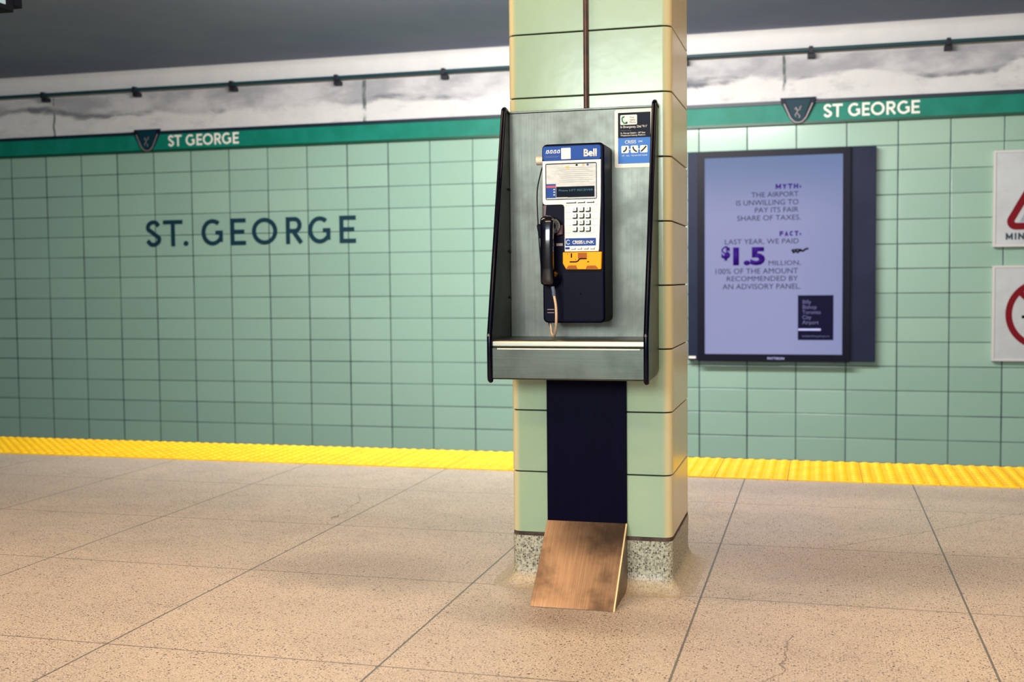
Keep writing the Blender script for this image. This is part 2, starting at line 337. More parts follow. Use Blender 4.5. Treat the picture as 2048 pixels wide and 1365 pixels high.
def rrect(x0, x1, z0, z1, r, n=5):
    out = []
    for cx, cz, a in ((x1-r, z1-r, 0), (x0+r, z1-r, 90), (x0+r, z0+r, 180), (x1-r, z0+r, 270)):
        out += [(cx+r*math.cos(math.radians(a+90*k/n)), cz+r*math.sin(math.radians(a+90*k/n))) for k in range(n+1)]
    return out
def arc(cx, cz, rx, rz, a0, a1, n=14): return [(cx+rx*math.cos(math.radians(a0+(a1-a0)*k/n)), cz+rz*math.sin(math.radians(a0+(a1-a0)*k/n))) for k in range(n+1)]
def smooth_path(pts, k=8):
    out = []; P = [Vector(p) for p in pts]; P = [2*P[0]-P[1]] + P + [2*P[-1]-P[-2]]
    for i in range(1, len(P)-2):
        for j in range(k):
            t = j/k; out.append(.5*((2*P[i]) + (P[i+1]-P[i-1])*t + (2*P[i-1]-5*P[i]+4*P[i+1]-P[i+2])*t*t + (3*P[i]-P[i-1]-3*P[i+1]+P[i+2])*t**3))
    return out + [P[-2]]
def text(s, x0, x1, z0, z1, y, m, parent=None, name='lettering', bold=0.0, depth=.0004, label=None, align=None):
    """flat lettering facing -y, fitted into the box"""
    cu = bpy.data.curves.new('txt', 'FONT'); cu.body = s; cu.offset = bold; cu.resolution_u = 3; cu.space_line = .95
    if align: cu.align_x = align
    o = bpy.data.objects.new('txt', cu); COL.objects.link(o); bpy.context.view_layer.update()
    me = bpy.data.meshes.new_from_object(o.evaluated_get(bpy.context.evaluated_depsgraph_get()))
    bpy.data.objects.remove(o); bpy.data.curves.remove(cu); me.materials.clear()
    xs = [v.co.x for v in me.vertices]; ys = [v.co.y for v in me.vertices]
    sx = (x1-x0)/(max(xs)-min(xs)); sz = (z1-z0)/(max(ys)-min(ys)); a, b = min(xs), min(ys)
    for v in me.vertices: v.co = Vector((x0+(v.co.x-a)*sx, y, z0+(v.co.y-b)*sz))
    bm = bmesh.new(); bm.from_mesh(me)
    r = bmesh.ops.extrude_face_region(bm, geom=bm.faces[:]); bmesh.ops.translate(bm, verts=[g for g in r['geom'] if isinstance(g, bmesh.types.BMVert)], vec=(0, -depth, 0))
    bmesh.ops.recalc_face_normals(bm, faces=bm.faces); bm.to_mesh(me); bm.free()
    return link_mesh(name, me, m, parent, label=label)

# stroke alphabet for the station name
def glyph(ch, x0, x1, z0, z1, t):
    """list of centre lines inside the box"""
    h = t/2; a, b, c, d = x0+h, x1-h, z0+h, z1-h; cx, cz = (a+b)/2, (c+d)/2; W = b-a; H = d-c
    if ch == 'S':
        p = [(b-.02*W, d-.17*H), (cx+.25*W, d-.01*H), (cx-.12*W, d), (a+.10*W, d-.12*H), (a+.08*W, d-.30*H), (cx-.10*W, cz+.06*H), (cx+.22*W, cz-.08*H), (b, c+.30*H), (b-.04*W, c+.12*H), (cx+.14*W, c), (cx-.2*W, c+.01*H), (a, c+.18*H)]
        return [[tuple(v) for v in smooth_path([Vector(q) for q in p], 5)]]
    if ch == 'T': return [[(x0, d), (x1, d)], [(cx, d), (cx, z0)]]
    if ch == 'E': return [[(a, z0), (a, z1)], [(a, d), (x1, d)], [(a, cz), (x1-.1*(x1-x0), cz)], [(a, c), (x1, c)]]
    if ch == 'O': return [arc(cx, cz, W/2, H/2, 0, 360, 40)]
    if ch == 'G':
        rx = W*.53; ox = a+rx
        return [arc(ox, cz, rx, H/2, 50, 318, 30) + [(b, c+.16*H), (b, cz-.02*H)], [(b+h, cz-.02*H), (b-.30*W, cz-.02*H)]]
    if ch == 'M': return [[(a, z0), (a, z1)], [(b, z0), (b, z1)], [(a, d), (cx, c+.2*H), (b, d)]]
    if ch == 'F': return [[(a, z0), (a, z1)], [(a, d), (x1, d)], [(a, cz), (x1-.15*W, cz)]]
    if ch == 'C': return [arc(a+W*.55, cz, W*.55, H/2, 50, 310, 24)]
    if ch == 'N': return [[(a, z0), (a, z1)], [(b, z0), (b, z1)], [(a, d), (b, c)]]
    if ch == 'I': return [[(cx, z0), (cx, z1)]]
    if ch == 'H': return [[(a, z0), (a, z1)], [(b, z0), (b, z1)], [(a, cz), (b, cz)]]
    if ch == 'Y': return [[(a, d+h*.5), (cx, cz)], [(b, d+h*.5), (cx, cz)], [(cx, cz+h), (cx, z0)]]
    if ch == 'A': return [[(a, z0), (cx, d), (b, z0)], [(a+.22*W, c+.28*H), (b-.22*W, c+.28*H)]]
    if ch == 'D': return [[(a, z0), (a, z1)], [(a, d), (cx, d)] + arc(cx, cz, b-cx, H/2, 90, -90, 12) + [(a, c)]]
    if ch == 'P': return [[(a, z0), (a, z1)], [(a, d), (cx, d)] + arc(cx, d-H*.27, b-cx, H*.27, 90, -90, 10) + [(a, d-.54*H)]]
    if ch == ':': return [[(cx, c), (cx, c+t)], [(cx, d-2*t), (cx, d-t)]]
    if ch == 'R':
        r = H*.26; mz = d-2*r
        return [[(a, z0), (a, z1)], [(a, d), (b-r, d)] + arc(b-r, d-r, r*.9, r, 90, -90, 12) + [(a, mz)], [(cx-.08*W, mz), (b+h*.5, z0+h*.4)]]
def stroke_text(txt, x0, x1, z0, z1, t, y, m, parent, name):
    wd = {'I': .35, 'M': 1.25, ' ': .5, ':': .4, 'N': 1.1, 'G': 1.1, 'D': 1.05, 'E': .8, 'P': .85}
    gap = .28; tot = sum(wd.get(ch, 1) for ch in txt) + gap*(len(txt)-1); k = (x1-x0)/tot; x = x0; mb = MB()
    for ch in txt:
        w_ = wd.get(ch, 1)*k
        if ch != ' ': stroke_letter(mb, ch, x, x+w_, z0, z1, t, y-.0004, y)
        x += w_ + gap*k
    return mb.build(name, m, parent)
def stroke_letter(mb, ch, x0, x1, z0, z1, t, y0, y1):
    for i_, g in enumerate(glyph(ch, x0, x1, z0, z1, t)):
        cl = ch == 'O'; y0 -= .0002*min(i_, 1)
        mb.ribbon(g[:-1] if cl else g, t, y0, y1, closed=cl)

# ------------------------------------------------------------------ the setting
WALL = 10.05; PF = 3.657
XL, XR, YB = -13.0, 7.0, -4.5
MB().box(XL, XR, YB, 6.43, -.15, 0).build('floor', 'floor', kind='structure')
MB().box(XL, XR, 6.20, 6.42, -1.2, -.15).build('trim_2', 'concrete', kind='structure')
MB().box(XL, XR, 6.42, WALL, -1.35, -1.2).build('floor_track', 'track', kind='structure')
MB().box(XL, XR, WALL, WALL+.2, -1.2, WZT).build('wall_back', 'tile', kind='structure')
cb = MB(); prof = [(WALL, WZT), (WALL, 2.86)] + [(WALL-.012, 2.885)] + [(WALL-.012, 3.02), (WALL-.02, 3.055), (WALL-.045, 3.08), (WALL+.2, 3.08), (WALL+.2, WZT)]
cb.prism(prof, XL, XR, 'x'); cb.build('trim_1', 'concrete', kind='structure', smooth=40)
MB().box(XL, XR, YB, WALL+.2, 3.08, 3.25).build('ceiling', 'ceiling', kind='structure')
MB().box(XL, XR, YB-.2, YB, 0, 3.08).build('wall_front', 'concrete', kind='structure')
MB().box(XL-.2, XL, YB, WALL, -1.2, 3.08).build('wall_left', 'ceiling', kind='structure')
MB().box(XR, XR+.2, YB, WALL, -1.2, 3.08).build('wall_right', 'ceiling', kind='structure')
for k, yr in enumerate((7.2, 8.63)):
    r = MB(); r.box(XL, XR, yr-.07, yr+.07, -1.2, -1.185); r.box(XL, XR, yr-.012, yr+.012, -1.185, -1.09); r.box(XL, XR, yr-.036, yr+.036, -1.09, -1.05)
    tag(r.build('track_rail', 'rail', bevel=.004), ['steel running rail nearer the platform edge', 'steel running rail nearer the tiled wall'][k], 'rail')

# tactile strip: studded yellow tiles along the platform edge
ts = root('tactile_strip', (-3, 6.12, 0), 'bright yellow studded tactile strip along the platform edge', 'tactile paving')
b0 = MB(); dm = MB(); TX0 = .205-.357*25
nt = 42
for i in range(nt):
    x0 = TX0+i*.357; b0.box(x0+.0015, x0+.3555, 5.822, 6.43, 0.0, .006)
b0.build('strip_plate', 'yellow', ts, bevel=.001, seg=1)
sm = MB(); sm.box(TX0, TX0+nt*.357, 5.824, 6.428, 0.0, .0025); sm.build('seam_backing', 'seam', ts)
for i in range(nt*6):
    for j in range(10):
        cx = TX0 + .0595*(i+.5); cy = 5.822+.0608*(j+.5); n = 8; v = []
        for rr, zz in ((.0225, .006), (.0185, .0105), (.0125, .012)): v += [(cx+rr*math.cos(2*math.pi*k/n), cy+rr*math.sin(2*math.pi*k/n), zz) for k in range(n)]
        f = [(a*n+k, a*n+(k+1) % n, (a+1)*n+(k+1) % n, (a+1)*n+k) for a in (0, 1) for k in range(n)] + [tuple(2*n+k for k in range(n))]
        dm.add(v, f)
dm.build('raised_studs', 'yellow', ts, smooth=60, kind='stuff')

# ------------------------------------------------------------------ wall band, shields, pipe, lettering
bd = root('fascia_band', (-2.5, WALL-.02, WZT), 'long green enamel name band running above the tiled wall', 'sign band')
MB().box(XL, XR, WALL-.03, WALL-.001, WZT+.018, 2.452).build('band_face', 'band', bd)
MB().box(XL, XR, WALL-.045, WALL-.001, 2.452, 2.482).build('top_trim', 'darktrim', bd, label='dark teal top trim')
MB().box(XL, XR, WALL-.038, WALL-.001, WZT-.002, WZT+.018).build('bottom_trim', 'midtrim', bd, label='dark green bottom trim')
LT = {0: [('S', -6.112, -6.047), ('T', -6.043, -5.963), ('G', -5.919, -5.823), ('E', -5.803, -5.742), ('O', -5.735, -5.627), ('R', -5.612, -5.541), ('G', -5.531, -5.435), ('E', -5.416, -5.353)],
      1: [('S', .020, .088), ('T', .093, .175), ('G', .218, .313), ('E', .329, .390), ('O', .398, .506), ('R', .520, .592), ('G', .604, .701), ('E', .715, .780)]}
for k in LT:
    mb = MB()
    for ch, a, b in LT[k]: stroke_letter(mb, ch, a, b, 2.330, 2.438, .0185, WALL-.0312, WALL-.030)
    mb.build('lettering', 'white_ink', bd, label=['white lettering beside the left shield', 'white lettering beside the right shield'][k])
for k, cx in enumerate((-6.322, -.182)):
    sh = root('shield_plaque', (cx, WALL-.03, 2.29), ['dark green shield plaque on the band, left of the pillar', 'dark green shield plaque on the band, right of the pillar above the screen'][k], 'plaque', 'shield plaques on the green band')
    def sh_out(s, top=0.0):
        hw, h = .148*s, .215; zb = 2.287
        pts = [(cx-hw, zb+h-top), (cx-hw+.012, zb+h-.05)] + [(cx-.072*s, zb+.045)]
        pts += [(cx+.062*s*math.cos(math.radians(a)), zb+.05*s+(1-s)*.05+.05*s*math.sin(math.radians(a))) for a in range(200, 341, 14)]
        pts += [(cx+.072*s, zb+.045), (cx+hw-.012, zb+h-.05), (cx+hw, zb+h-top)]
        return pts
    MB().prism(sh_out(1.0), WALL-.06, WALL-.0455).build('plaque_body', 'shieldrim', sh, bevel=.004)
    MB().prism(sh_out(.70, .012), WALL-.066, WALL-.0605).build('plaque_face', 'shield', sh, bevel=.002)
    rim = MB(); o = sh_out(.86, .03)[1:-1]; rim.ribbon(o, .009, WALL-.064, WALL-.0605); rim.build('silver_rim', 'silver', sh, label='worn silver rim')
    em = MB()
    for p in ([(-.022, .135), (-.012, .120), (-.006, .100), (-.014, .085), (.004, .072), (.014, .055), (.004, .045)], [(-.006, .105), (.014, .115), (.018, .138)], [(-.014, .085), (-.026, .070), (-.018, .056)], [(.010, .130), (.026, .142)], [(-.030, .120), (-.014, .118)]):
        em.ribbon([(cx+a, 2.287+b) for a, b in p], .005, WALL-.068, WALL-.066)
    em.build('emblem', 'silver', sh, label='small pale heraldic beast emblem')
pp = root('wall_pipe', (-2.5, 9.97, 2.88), 'thin dark teal pipe clipped along the white concrete above the green band', 'pipe')
MB().tube([(XL, 9.965, 2.885), (XR, 9.965, 2.885)], .017, 12).build('pipe_run', 'pipe', pp, smooth=60)
for cx in [-12.7, -11.66, -10.6, -9.56, -8.5] + [-7.46, -6.43, -5.39, -4.32, -3.28, -2.2, -1.12, -.08, .99] + [2.05, 3.1, 4.15]:
    c = MB(); c.box(cx-.022, cx+.022, 9.942, 10.045, 2.855, 2.865); c.box(cx-.03, cx+.03, 9.975, 10.049, 2.822, 2.857); c.prism([(cx-.02, 2.9), (cx+.02, 2.9), (cx+.014, 2.912), (cx-.014, 2.912)], 9.945, 10.045); c.box(cx-.018, cx+.018, 9.944, 9.948, 2.86, 2.905)
    c.build('pipe_clip', 'clip', pp, bevel=.002)

st = root('station_name_letters', (-5.28, WALL-.01, 1.365), 'large dark teal ST. GEORGE lettering on the green tiled wall', 'lettering')
for ch, a, b in (('S', -6.398, -6.232), ('T', -6.203, -5.992), ('.', -5.983, -5.933), ('G', -5.786, -5.560), ('E', -5.476, -5.315), ('O', -5.248, -4.985), ('R', -4.894, -4.727), ('G', -4.664, -4.440), ('E', -4.347, -4.183)):
    mb = MB()
    if ch == '.': mb.prism([(( a+b)/2+.025*math.cos(k*math.pi/9), 1.391+.025*math.sin(k*math.pi/9)) for k in range(18)], WALL-.0085, WALL-.0008)
    else: stroke_letter(mb, ch, a, b, 1.366, 1.621, .040, WALL-.0085, WALL-.0008)
    mb.build('full_stop' if ch == '.' else 'letter', 'teal_ink', st)

# ------------------------------------------------------------------ digital poster on the wall
ps = root('poster_screen', (-.33, WALL, .30), 'backlit advertising screen with a lavender poster in a black frame on the tiled wall', 'screen')
MB().box(-1.098, .442, 9.965, WALL, .30, 2.075).build('housing', 'housing', ps, bevel=.004, label='slate blue back housing')
fr = MB(); X0, X1, Z0, Z1 = -1.012, .238, .296, 2.072; a0, a1, c0, c1 = -.950, .178, .357, 2.018
fr.box(X0, a0, 9.925, 9.965, Z0, Z1); fr.box(a1, X1, 9.925, 9.965, Z0, Z1); fr.box(a0, a1, 9.925, 9.965, Z0, c0); fr.box(a0, a1, 9.925, 9.965, c1, Z1)
fm = fr.build('frame', 'screenframe', ps)
text('PATTISON', -.427, -.290, .312, .332, 9.925, 'posterlight', fm, 'maker_lettering', .02)
MB().box(-1.09, -1.03, 9.955, 9.965, .315, .335).build('small_label', 'white_ink', ps)
sc = MB().box(a0, a1, 9.935, 9.964, c0, c1).build('display', 'screen', ps, label='glowing lavender poster display')
YT = 9.935
stroke_text('MYTH:', -.363, -.155, 1.743, 1.785, .0115, YT, 'purple', sc, 'poster_lettering'); stroke_text('FACT:', -.330, -.154, 1.349, 1.391, .0115, YT, 'purple', sc, 'poster_lettering')
for s_, x0, x1, z0, z1, mm, bo in (('THE AIRPORT', -.562, -.177, 1.678, 1.720, 'posterink', 0), ('IS UNWILLING TO', -.687, -.177, 1.611, 1.655, 'posterink', 0),
        ('PAY ITS FAIR', -.532, -.177, 1.549, 1.592, 'posterink', 0), ('SHARE OF TAXES.', -.679, -.158, 1.483, 1.526, 'posterink', 0), 
        ('LAST YEAR, WE PAID', -.781, -.174, 1.280, 1.329, 'posterink', 0), ('$', -.811, -.736, 1.150, 1.273, 'purple', .05), ('1.5', -.713, -.447, 1.107, 1.261, 'purple', .05), ('MILLION,', -.419, -.157, 1.100, 1.145, 'posterink', 0),
        ('100% OF THE AMOUNT', -.859, -.179, 1.037, 1.082, 'posterink', 0), ('RECOMMENDED BY', -.765, -.179, .975, 1.017, 'posterink', 0), ('AN ADVISORY PANEL.', -.801, -.156, .907, .952, 'posterink', 0)):
    text(s_, x0, x1, z0, z1, YT, mm, sc, 'poster_lettering', bo)
mb = MB()
mb.ribbon([(-.229, 1.235), (-.215, 1.212), (-.195, 1.222), (-.18, 1.212), (-.165, 1.228), (-.14, 1.222), (-.118, 1.238), (-.095, 1.243)], .016, YT-.001, YT); mb.ribbon([(-.228, 1.232), (-.19, 1.236), (-.15, 1.234)], .012, YT-.0015, YT)
mb.build('marker_scribble', 'slotblack', sc, label='black marker scribble')
MB().box(-.179, .108, YT-.0008, YT, .478, .853).build('airport_logo_box', 'posterdark', sc)
text('Billy\nBishop\nToronto\nCity\nAirport', -.144, .006, .600, .813, YT-.001, 'postermid', sc, 'logo_lettering', .01)
MB().box(-.176, .006, YT-.0014, YT-.0008, .557, .575).build('logo_bar', 'posterlight', sc)
text('billybishopairport', -.143, .077, .500, .519, YT-.001, 'postermid', sc, 'logo_lettering')

# ------------------------------------------------------------------ the two square wall signs at the right
def sign(z0, z1, label):
    r = root('wall_sign', (1.725, WALL, z0), label, 'sign')
    x0, x1 = 1.345, 2.117
    fr = MB(); t = .018
    for q in ((x0, x0+t, z0, z1), (x1-t, x1, z0, z1), (x0+t, x1-t, z0, z0+t), (x0+t, x1-t, z1-t, z1)): fr.box(q[0], q[1], 10.0, WALL, q[2], q[3])
    fr.build('sign_frame', 'signframe', r, bevel=.002)
    MB().box(x0+t, x1-t, 10.006, 10.04, z0+t, z1-t).build('sign_plate', 'signwhite', r)
    return r
s1 = sign(1.231, 2.003, 'white square sign with a red triangle, above the no-smoking sign'); YS = 10.006
cx = 1.731
def tri(cx, cz, hw, hh, r):
    c = [(cx-hw, cz-hh), (cx+hw, cz-hh), (cx, cz+hh)]; out = []
    for (px, pz), a0_ in zip(c, (150, 270, 30)): out += arc(px, pz, r, r, a0_, a0_+120, 8)
    return out
o = tri(cx, 1.630, .215, .195, .040)
MB().ribbon(o[:], .056, YS-.0012, YS, closed=True).build('red_triangle', 'red', s1)
MB().prism([(cx-.19, 1.430), (cx+.19, 1.430), (cx+.155, 1.495), (cx-.155, 1.495)], YS-.0010, YS-.0002).build('pictogram', 'signgrey', s1)
MB().prism([(cx-.155, 1.495), (cx+.155, 1.495), (cx+.15, 1.504), (cx-.15, 1.504)], YS-.0012, YS-.0002).build('pictogram', 'posterink', s1)
stroke_text('MIND THE GAP', 1.440, 2.022, 1.288, 1.342, .0135, YS, 'teal_ink', s1, 'lettering')
s2 = sign(.309, 1.081, 'white square no-smoking sign with a red ring, below the triangle sign')
MB().ribbon(arc(cx, .688, .262, .262, 0, 360, 56)[:-1], .050, YS-.0012, YS, closed=True).build('red_ring', 'red', s2)
MB().ribbon([(cx-.185, .688+.185), (cx+.185, .688-.185)], .046, YS-.0030, YS-.0014).build('red_slash', 'red', s2)
ci = MB(); ci.box(cx-.165, cx+.08, YS-.001, YS-.0002, .655, .680); ci.box(cx+.09, cx+.12, YS-.001, YS-.0002, .655, .680); ci.build('cigarette', 'slotblack', s2)

# ------------------------------------------------------------------ hanging sign at the top left corner
hs = root('hanging_sign', (-3.6, 3.9, 2.27), 'black hanging box sign with a pale panel under the ceiling at the left', 'sign')
hx = -3.60
MB().box(hx-.16, hx, 2.9, 4.62, 2.262, 2.62).build('sign_box', 'hangblack', hs, bevel=.004)
MB().box(hx, hx+.002, 2.95, 4.563, 2.287, 2.56).build('sign_panel', 'hangface', hs)
MB().box(hx-.16, hx, 4.621, 4.682, 2.293, 2.60).build('end_box', 'hangblack', hs, bevel=.004)
for yy in (3.2, 4.3): MB().tube([(hx-.08, yy, 2.61), (hx-.08, yy, 3.079)], .015).build('hanger_rod', 'hangblack', hs)

# ------------------------------------------------------------------ pillar
PX0, PX1, PY0, PY1 = -.9845, -.454, PF, 4.136
pl = root('tiled_pillar', (-.72, 3.9, 0), 'square green tiled pillar with warm light painted on its rounded corners, on a terrazzo base', 'pillar')
Z0P = .1721; NC = 15
def outline(ins, r=.030, n=8):
    x0, x1, y0, y1 = PX0+ins, PX1-ins, PY0+ins, PY1-ins; r = r-ins; out = []
    for cx_, cy_, a in ((x1-r, y0+r, 270), (x1-r, y1-r, 0), (x0+r, y1-r, 90), (x0+r, y0+r, 180)):
        out += [(cx_+r*math.cos(math.radians(a+90*k/n)), cy_+r*math.sin(math.radians(a+90*k/n))) for k in range(n+1)]
    return out
O0 = outline(0.0); N = 9
gx = .0012
def seg_pts(ins):
    o = outline(ins); c = [o[i*N:(i+1)*N] for i in range(4)]  # front-right, back-right, back-left, front-left
    xc = -.7235; y0, y1 = PY0+ins, PY1-ins; x0, x1 = PX0+ins, PX1-ins; js = PY0+.060; jb = PY1-.060
    return [[(xc+gx, y0)] + c[0] + [(x1, js-gx)], [(x1, js+gx), (x1, jb-gx)], [(x1, jb+gx)] + c[1] + [(xc+gx, y1)],
            [(xc-gx, y1)] + c[2] + [(x0, jb+gx)], [(x0, jb-gx), (x0, js+gx)], [(x0, js-gx)] + c[3] + [(xc-gx, y0)]]
tl = MB()
for k in range(NC):
    za = Z0P+k*TH+.0022; zb = min(Z0P+(k+1)*TH-.0022, 3.078)
    if za > 3.05: break
    A = seg_pts(0.0); B = seg_pts(.0016); C = seg_pts(.0085)
    for a, b, c in zip(A, B, C):
        n = len(a); v = []
        for pts, z in ((c, za), (b, za), (a, za+.0016), (a, zb-.0016), (b, zb), (c, zb)): v += [(p[0], p[1], z) for p in pts]
        f = [(q*n+i, q*n+i+1, (q+1)*n+i+1, (q+1)*n+i) for q in range(5) for i in range(n-1)]
        f += [tuple(q*n for q in range(6)), tuple(q*n+n-1 for q in range(5, -1, -1))]
        tl.add(v, f)
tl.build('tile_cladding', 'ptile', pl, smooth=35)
cr = MB(); cr.prism(outline(.0072), Z0P, 3.079, 'z'); cr.build('joint_core', 'mortar', pl, label='dark joints between the tiles')
ft = MB(); ft.prism(outline(.0005), Z0P-.010, Z0P+.0015, 'z'); ft.build('foot_joint', 'foot', pl, label='dirty dark joint under the lowest tiles')
# terrazzo base with a coved foot
bs = MB(); rings = []; rr = .06
profile = [(-.004, Z0P-.010), (-.002, rr)] + [(-.002-rr*(1-math.cos(math.radians(a))), rr*(1-math.sin(math.radians(a)))+.0005) for a in range(10, 91, 10)] + [(-.002-rr-.01, .0003)]
for ins, z in profile:
    x0, x1, y0, y1 = PX0-ins-.001, PX1+ins*-1+.001, PY0-ins*-1*-1, PY1-ins
    e = -ins
    x0, x1, y0, y1 = PX0-e+.002, PX1+e-.002, PY0-e+.002, PY1+e-.002; r = .026+max(0, e)
    o = []
    for cx_, cy_, a in ((x1-r, y0+r, 270), (x1-r, y1-r, 0), (x0+r, y1-r, 90), (x0+r, y0+r, 180)):
        o += [(cx_+r*math.cos(math.radians(a+90*k/8)), cy_+r*math.sin(math.radians(a+90*k/8)), z) for k in range(9)]
    rings.append(o)
n = 36; v = [p for o in rings for p in o]
bs.add(v, [(q*n+i, q*n+(i+1) % n, (q+1)*n+(i+1) % n, (q+1)*n+i) for q in range(len(rings)-1) for i in range(n)] + [tuple(range(n))])
bs.build('terrazzo_base', 'base', pl, smooth=50, label='speckled grey terrazzo base with coved foot')

# brown pipe over the kiosk
cp = MB(); cp.tube([(-.7235, PF-.0075, 1.552), (-.7235, PF-.0075, 3.078)], .0082, 12)
tag(cp.build('conduit_pipe', 'rust', smooth=60), 'thin rusty brown pipe running up the pillar above the phone booth', 'pipe')

# ------------------------------------------------------------------ kiosk
KX0, KX1 = -.9775, -.5035   # inside faces of the side panels
kb = root('phone_booth_shell', (-.74, 3.64, .70), 'brushed stainless wall-mounted phone booth shell with shelf, fixed to the pillar', 'phone booth')
KY = 3.647
MB().box(KX0, KX1, KY, KY+.0095, .706, 1.545).build('back_panel', 'steel', kb, bevel=.001)
MB().box(KX0, KX1, KY-.006, KY+.0095, 1.545, 1.551).build('top_lip', 'steel', kb, bevel=.001)
side_prof = [(KY+.004, .722), (KY+.004, 1.545), (KY-.040, 1.553), (KY-.048, 1.548), (3.4085, .836), (3.4085, .705), (3.414, .699), (3.425, .699), (3.60, .703), (KY-.008, .712)]
front_edge = [(KY+.002, 1.546), (KY-.020, 1.552), (KY-.040, 1.555), (KY-.0475, 1.552), (KY-.052, 1.542), (3.4065, .842), (3.4045, .834), (3.4045, .708), (3.407, .700), (3.415, .6965)]
for k, (xa, xb, xm) in enumerate(((KX0-.0095, KX0-.0005, KX0-.005), (KX1+.0005, KX1+.0095, KX1+.005))):
    s_ = MB(); s_.prism(side_prof, xa, xb, 'x')
    sp = s_.build('side_panel', 'steel_side', kb, bevel=.001)
    e = MB(); path = [(xm, a, b) for a, b in front_edge]
    # rubber edging: a soft band wider than the panel
    v = []; hw = .0075
    P2 = [Vector(p) for p in front_edge]; nn = len(P2)
    prof = [(-hw, .004), (-hw, -.003), (-hw*.6, -.0065), (0, -.0078), (hw*.6, -.0065), (hw, -.003), (hw, .004)]
    for i in range(nn):
        t = (P2[min(i+1, nn-1)]-P2[max(i-1, 0)]).normalized(); nrm = Vector((t.y, -t.x))
        if nrm.x > 0 and i > 3: nrm = -nrm
        if i <= 3: nrm = Vector((-abs(t.y), abs(t.x))).normalized()
        for a, bb in prof:
            q = P2[i] - nrm*bb*1.0
            v.append((xm+a, q.x + (0), q.y))
    m_ = len(prof); f = [(i*m_+j, i*m_+j+1, (i+1)*m_+j+1, (i+1)*m_+j) for i in range(nn-1) for j in range(m_-1)] + [tuple(range(m_)), tuple((nn-1)*m_+j for j in range(m_))] + [(i*m_, (i+1)*m_, (i+1)*m_+m_-1, i*m_+m_-1) for i in range(nn-1)]
    e.add(v, f); e.build('edge_trim', 'blacktrim', sp, smooth=50, label='glossy black rubber edging')
    sc_ = MB(); yy = 3.3965; zz = .838; sc_.tube([(xm, yy-.001, zz-.004), (xm, yy+.0, zz+.004)], [.0055, .003], 10); sc_.build('trim_rivet', 'chrome', sp)
# shelf: top, rolled lip and apron
MB().box(KX0, KX1, 3.432, KY, .815, .8225).build('shelf', 'steel', kb)
lp = MB(); lp.prism([(3.432, .8225), (3.420, .8225), (3.4135, .8190), (3.4115, .8130), (3.4115, .8040), (3.4145, .8010), (3.432, .8010)], KX0, KX1, 'x'); lp.build('shelf_lip', 'lipmetal', kb, bevel=.0015, label='rolled shelf lip with its highlight painted bright')  # lip metal brightened to paint in its highlight line
ap = MB(); ap.prism([(3.4150, .8005), (3.4095, .7970), (3.4095, .7050), (3.4140, .7005), (3.430, .7005), (3.430, .8005)], KX0, KX1, 'x'); ap.build('apron', 'steel_side', kb, bevel=.001)
MB().box(KX0+.018, KX1-.014, 3.4072, 3.4094, .7935, .7970).build('apron_bead', 'beadmetal', kb, bevel=.0006)
MB().box(KX0, KX1, 3.430, KY, .7005, .7035).build('bottom_plate', 'steel_side', kb)
for zz in (1.30, 1.10, .95): MB().tube([(KX0-.001, 3.632, zz), (KX0+.003, 3.632, zz)], .004, 10).build('panel_screw', 'cable', kb)
# emergency card on the back panel
ec = MB().prism(rrect(-.6313, -.508, 1.3583, 1.5415, .006), KY-.0022, KY).build('emergency_card', 'card', kb, label='cream framed emergency information card')
YC = KY-.0022
MB().box(-.6205, -.5172, YC-.0006, YC, 1.4520, 1.5312).build('card_top_field', 'darkcard', ec)
MB().box(-.6205, -.5172, YC-.0006, YC, 1.3711, 1.4520).build('card_lower_field', 'brightblue', ec)
Y1 = YC-.0006
MB().prism(rrect(-.6129, -.5597, 1.4931, 1.5239, .003), Y1-.0004, Y1).build('card_logo_box', 'card', ec)
g = MB(); g.ribbon([(-.6035, 1.5190), (-.6075, 1.513), (-.606, 1.504), (-.600, 1.4975), (-.592, 1.4985)], .0048, Y1-.0008, Y1-.0004); g.ribbon([(-.6035, 1.5190), (-.6000, 1.5165)], .006, Y1-.0008, Y1-.0004); g.ribbon([(-.5955, 1.4985), (-.5895, 1.5005)], .0065, Y1-.0008, Y1-.0004); g.build('green_handset_logo', 'green', ec)
text('Your\nSafety\nPhone', -.5835, -.564, 1.4975, 1.5190, Y1-.0004, 'ink', ec, 'card_lettering', .01, .0002)
for s_, q, mm in (("In Emergency, Dial '911'", (-.6122, -.5275, 1.4806, 1.4905), 'white_ink'), ('Payphone Location:', (-.6114, -.5781, 1.4724, 1.4770), 'grey_ink'), ('St. George Station - 307 East', (-.6123, -.5337, 1.4630, 1.4695), 'white_ink'), ('Westbound Subway Platform', (-.6123, -.5337, 1.4560, 1.4620), 'white_ink'),
        ('CRISIS', (-.5984, -.5625, 1.4335, 1.4440), 'white_ink'), ('LINK', (-.5555, -.5416, 1.4365, 1.4425), 'white_ink'), ('LIFT   CALL   YOU ARE NOT ALONE', (-.6082, -.5279, 1.3938, 1.3980), 'white_ink')):
    text(s_, *q, Y1, mm, ec, 'card_lettering', .015, .0002)
for k, (a, b) in enumerate(((-.6099, -.5863), (-.5800, -.5566), (-.5504, -.5270))):
    MB().prism(rrect(a, b, 1.4040, 1.4272, .003), Y1-.0004, Y1).build('pictogram_tile', 'card', ec)
    c_ = (a+b)/2; h_ = MB(); pth = [[(.004, .008), (.004, .001), (-.001, -.005), (-.006, -.007)], [(-.005, .008), (-.003, .001), (.002, -.005), (.008, -.008)], [(.008, .009), (.003, .003), (-.003, -.003), (-.009, -.008)]][k]
    h_.ribbon([(c_+p, 1.4156+q) for p, q in pth], .0042, Y1-.0008, Y1-.0004); h_.build('handset_pictogram', 'ink', ec)
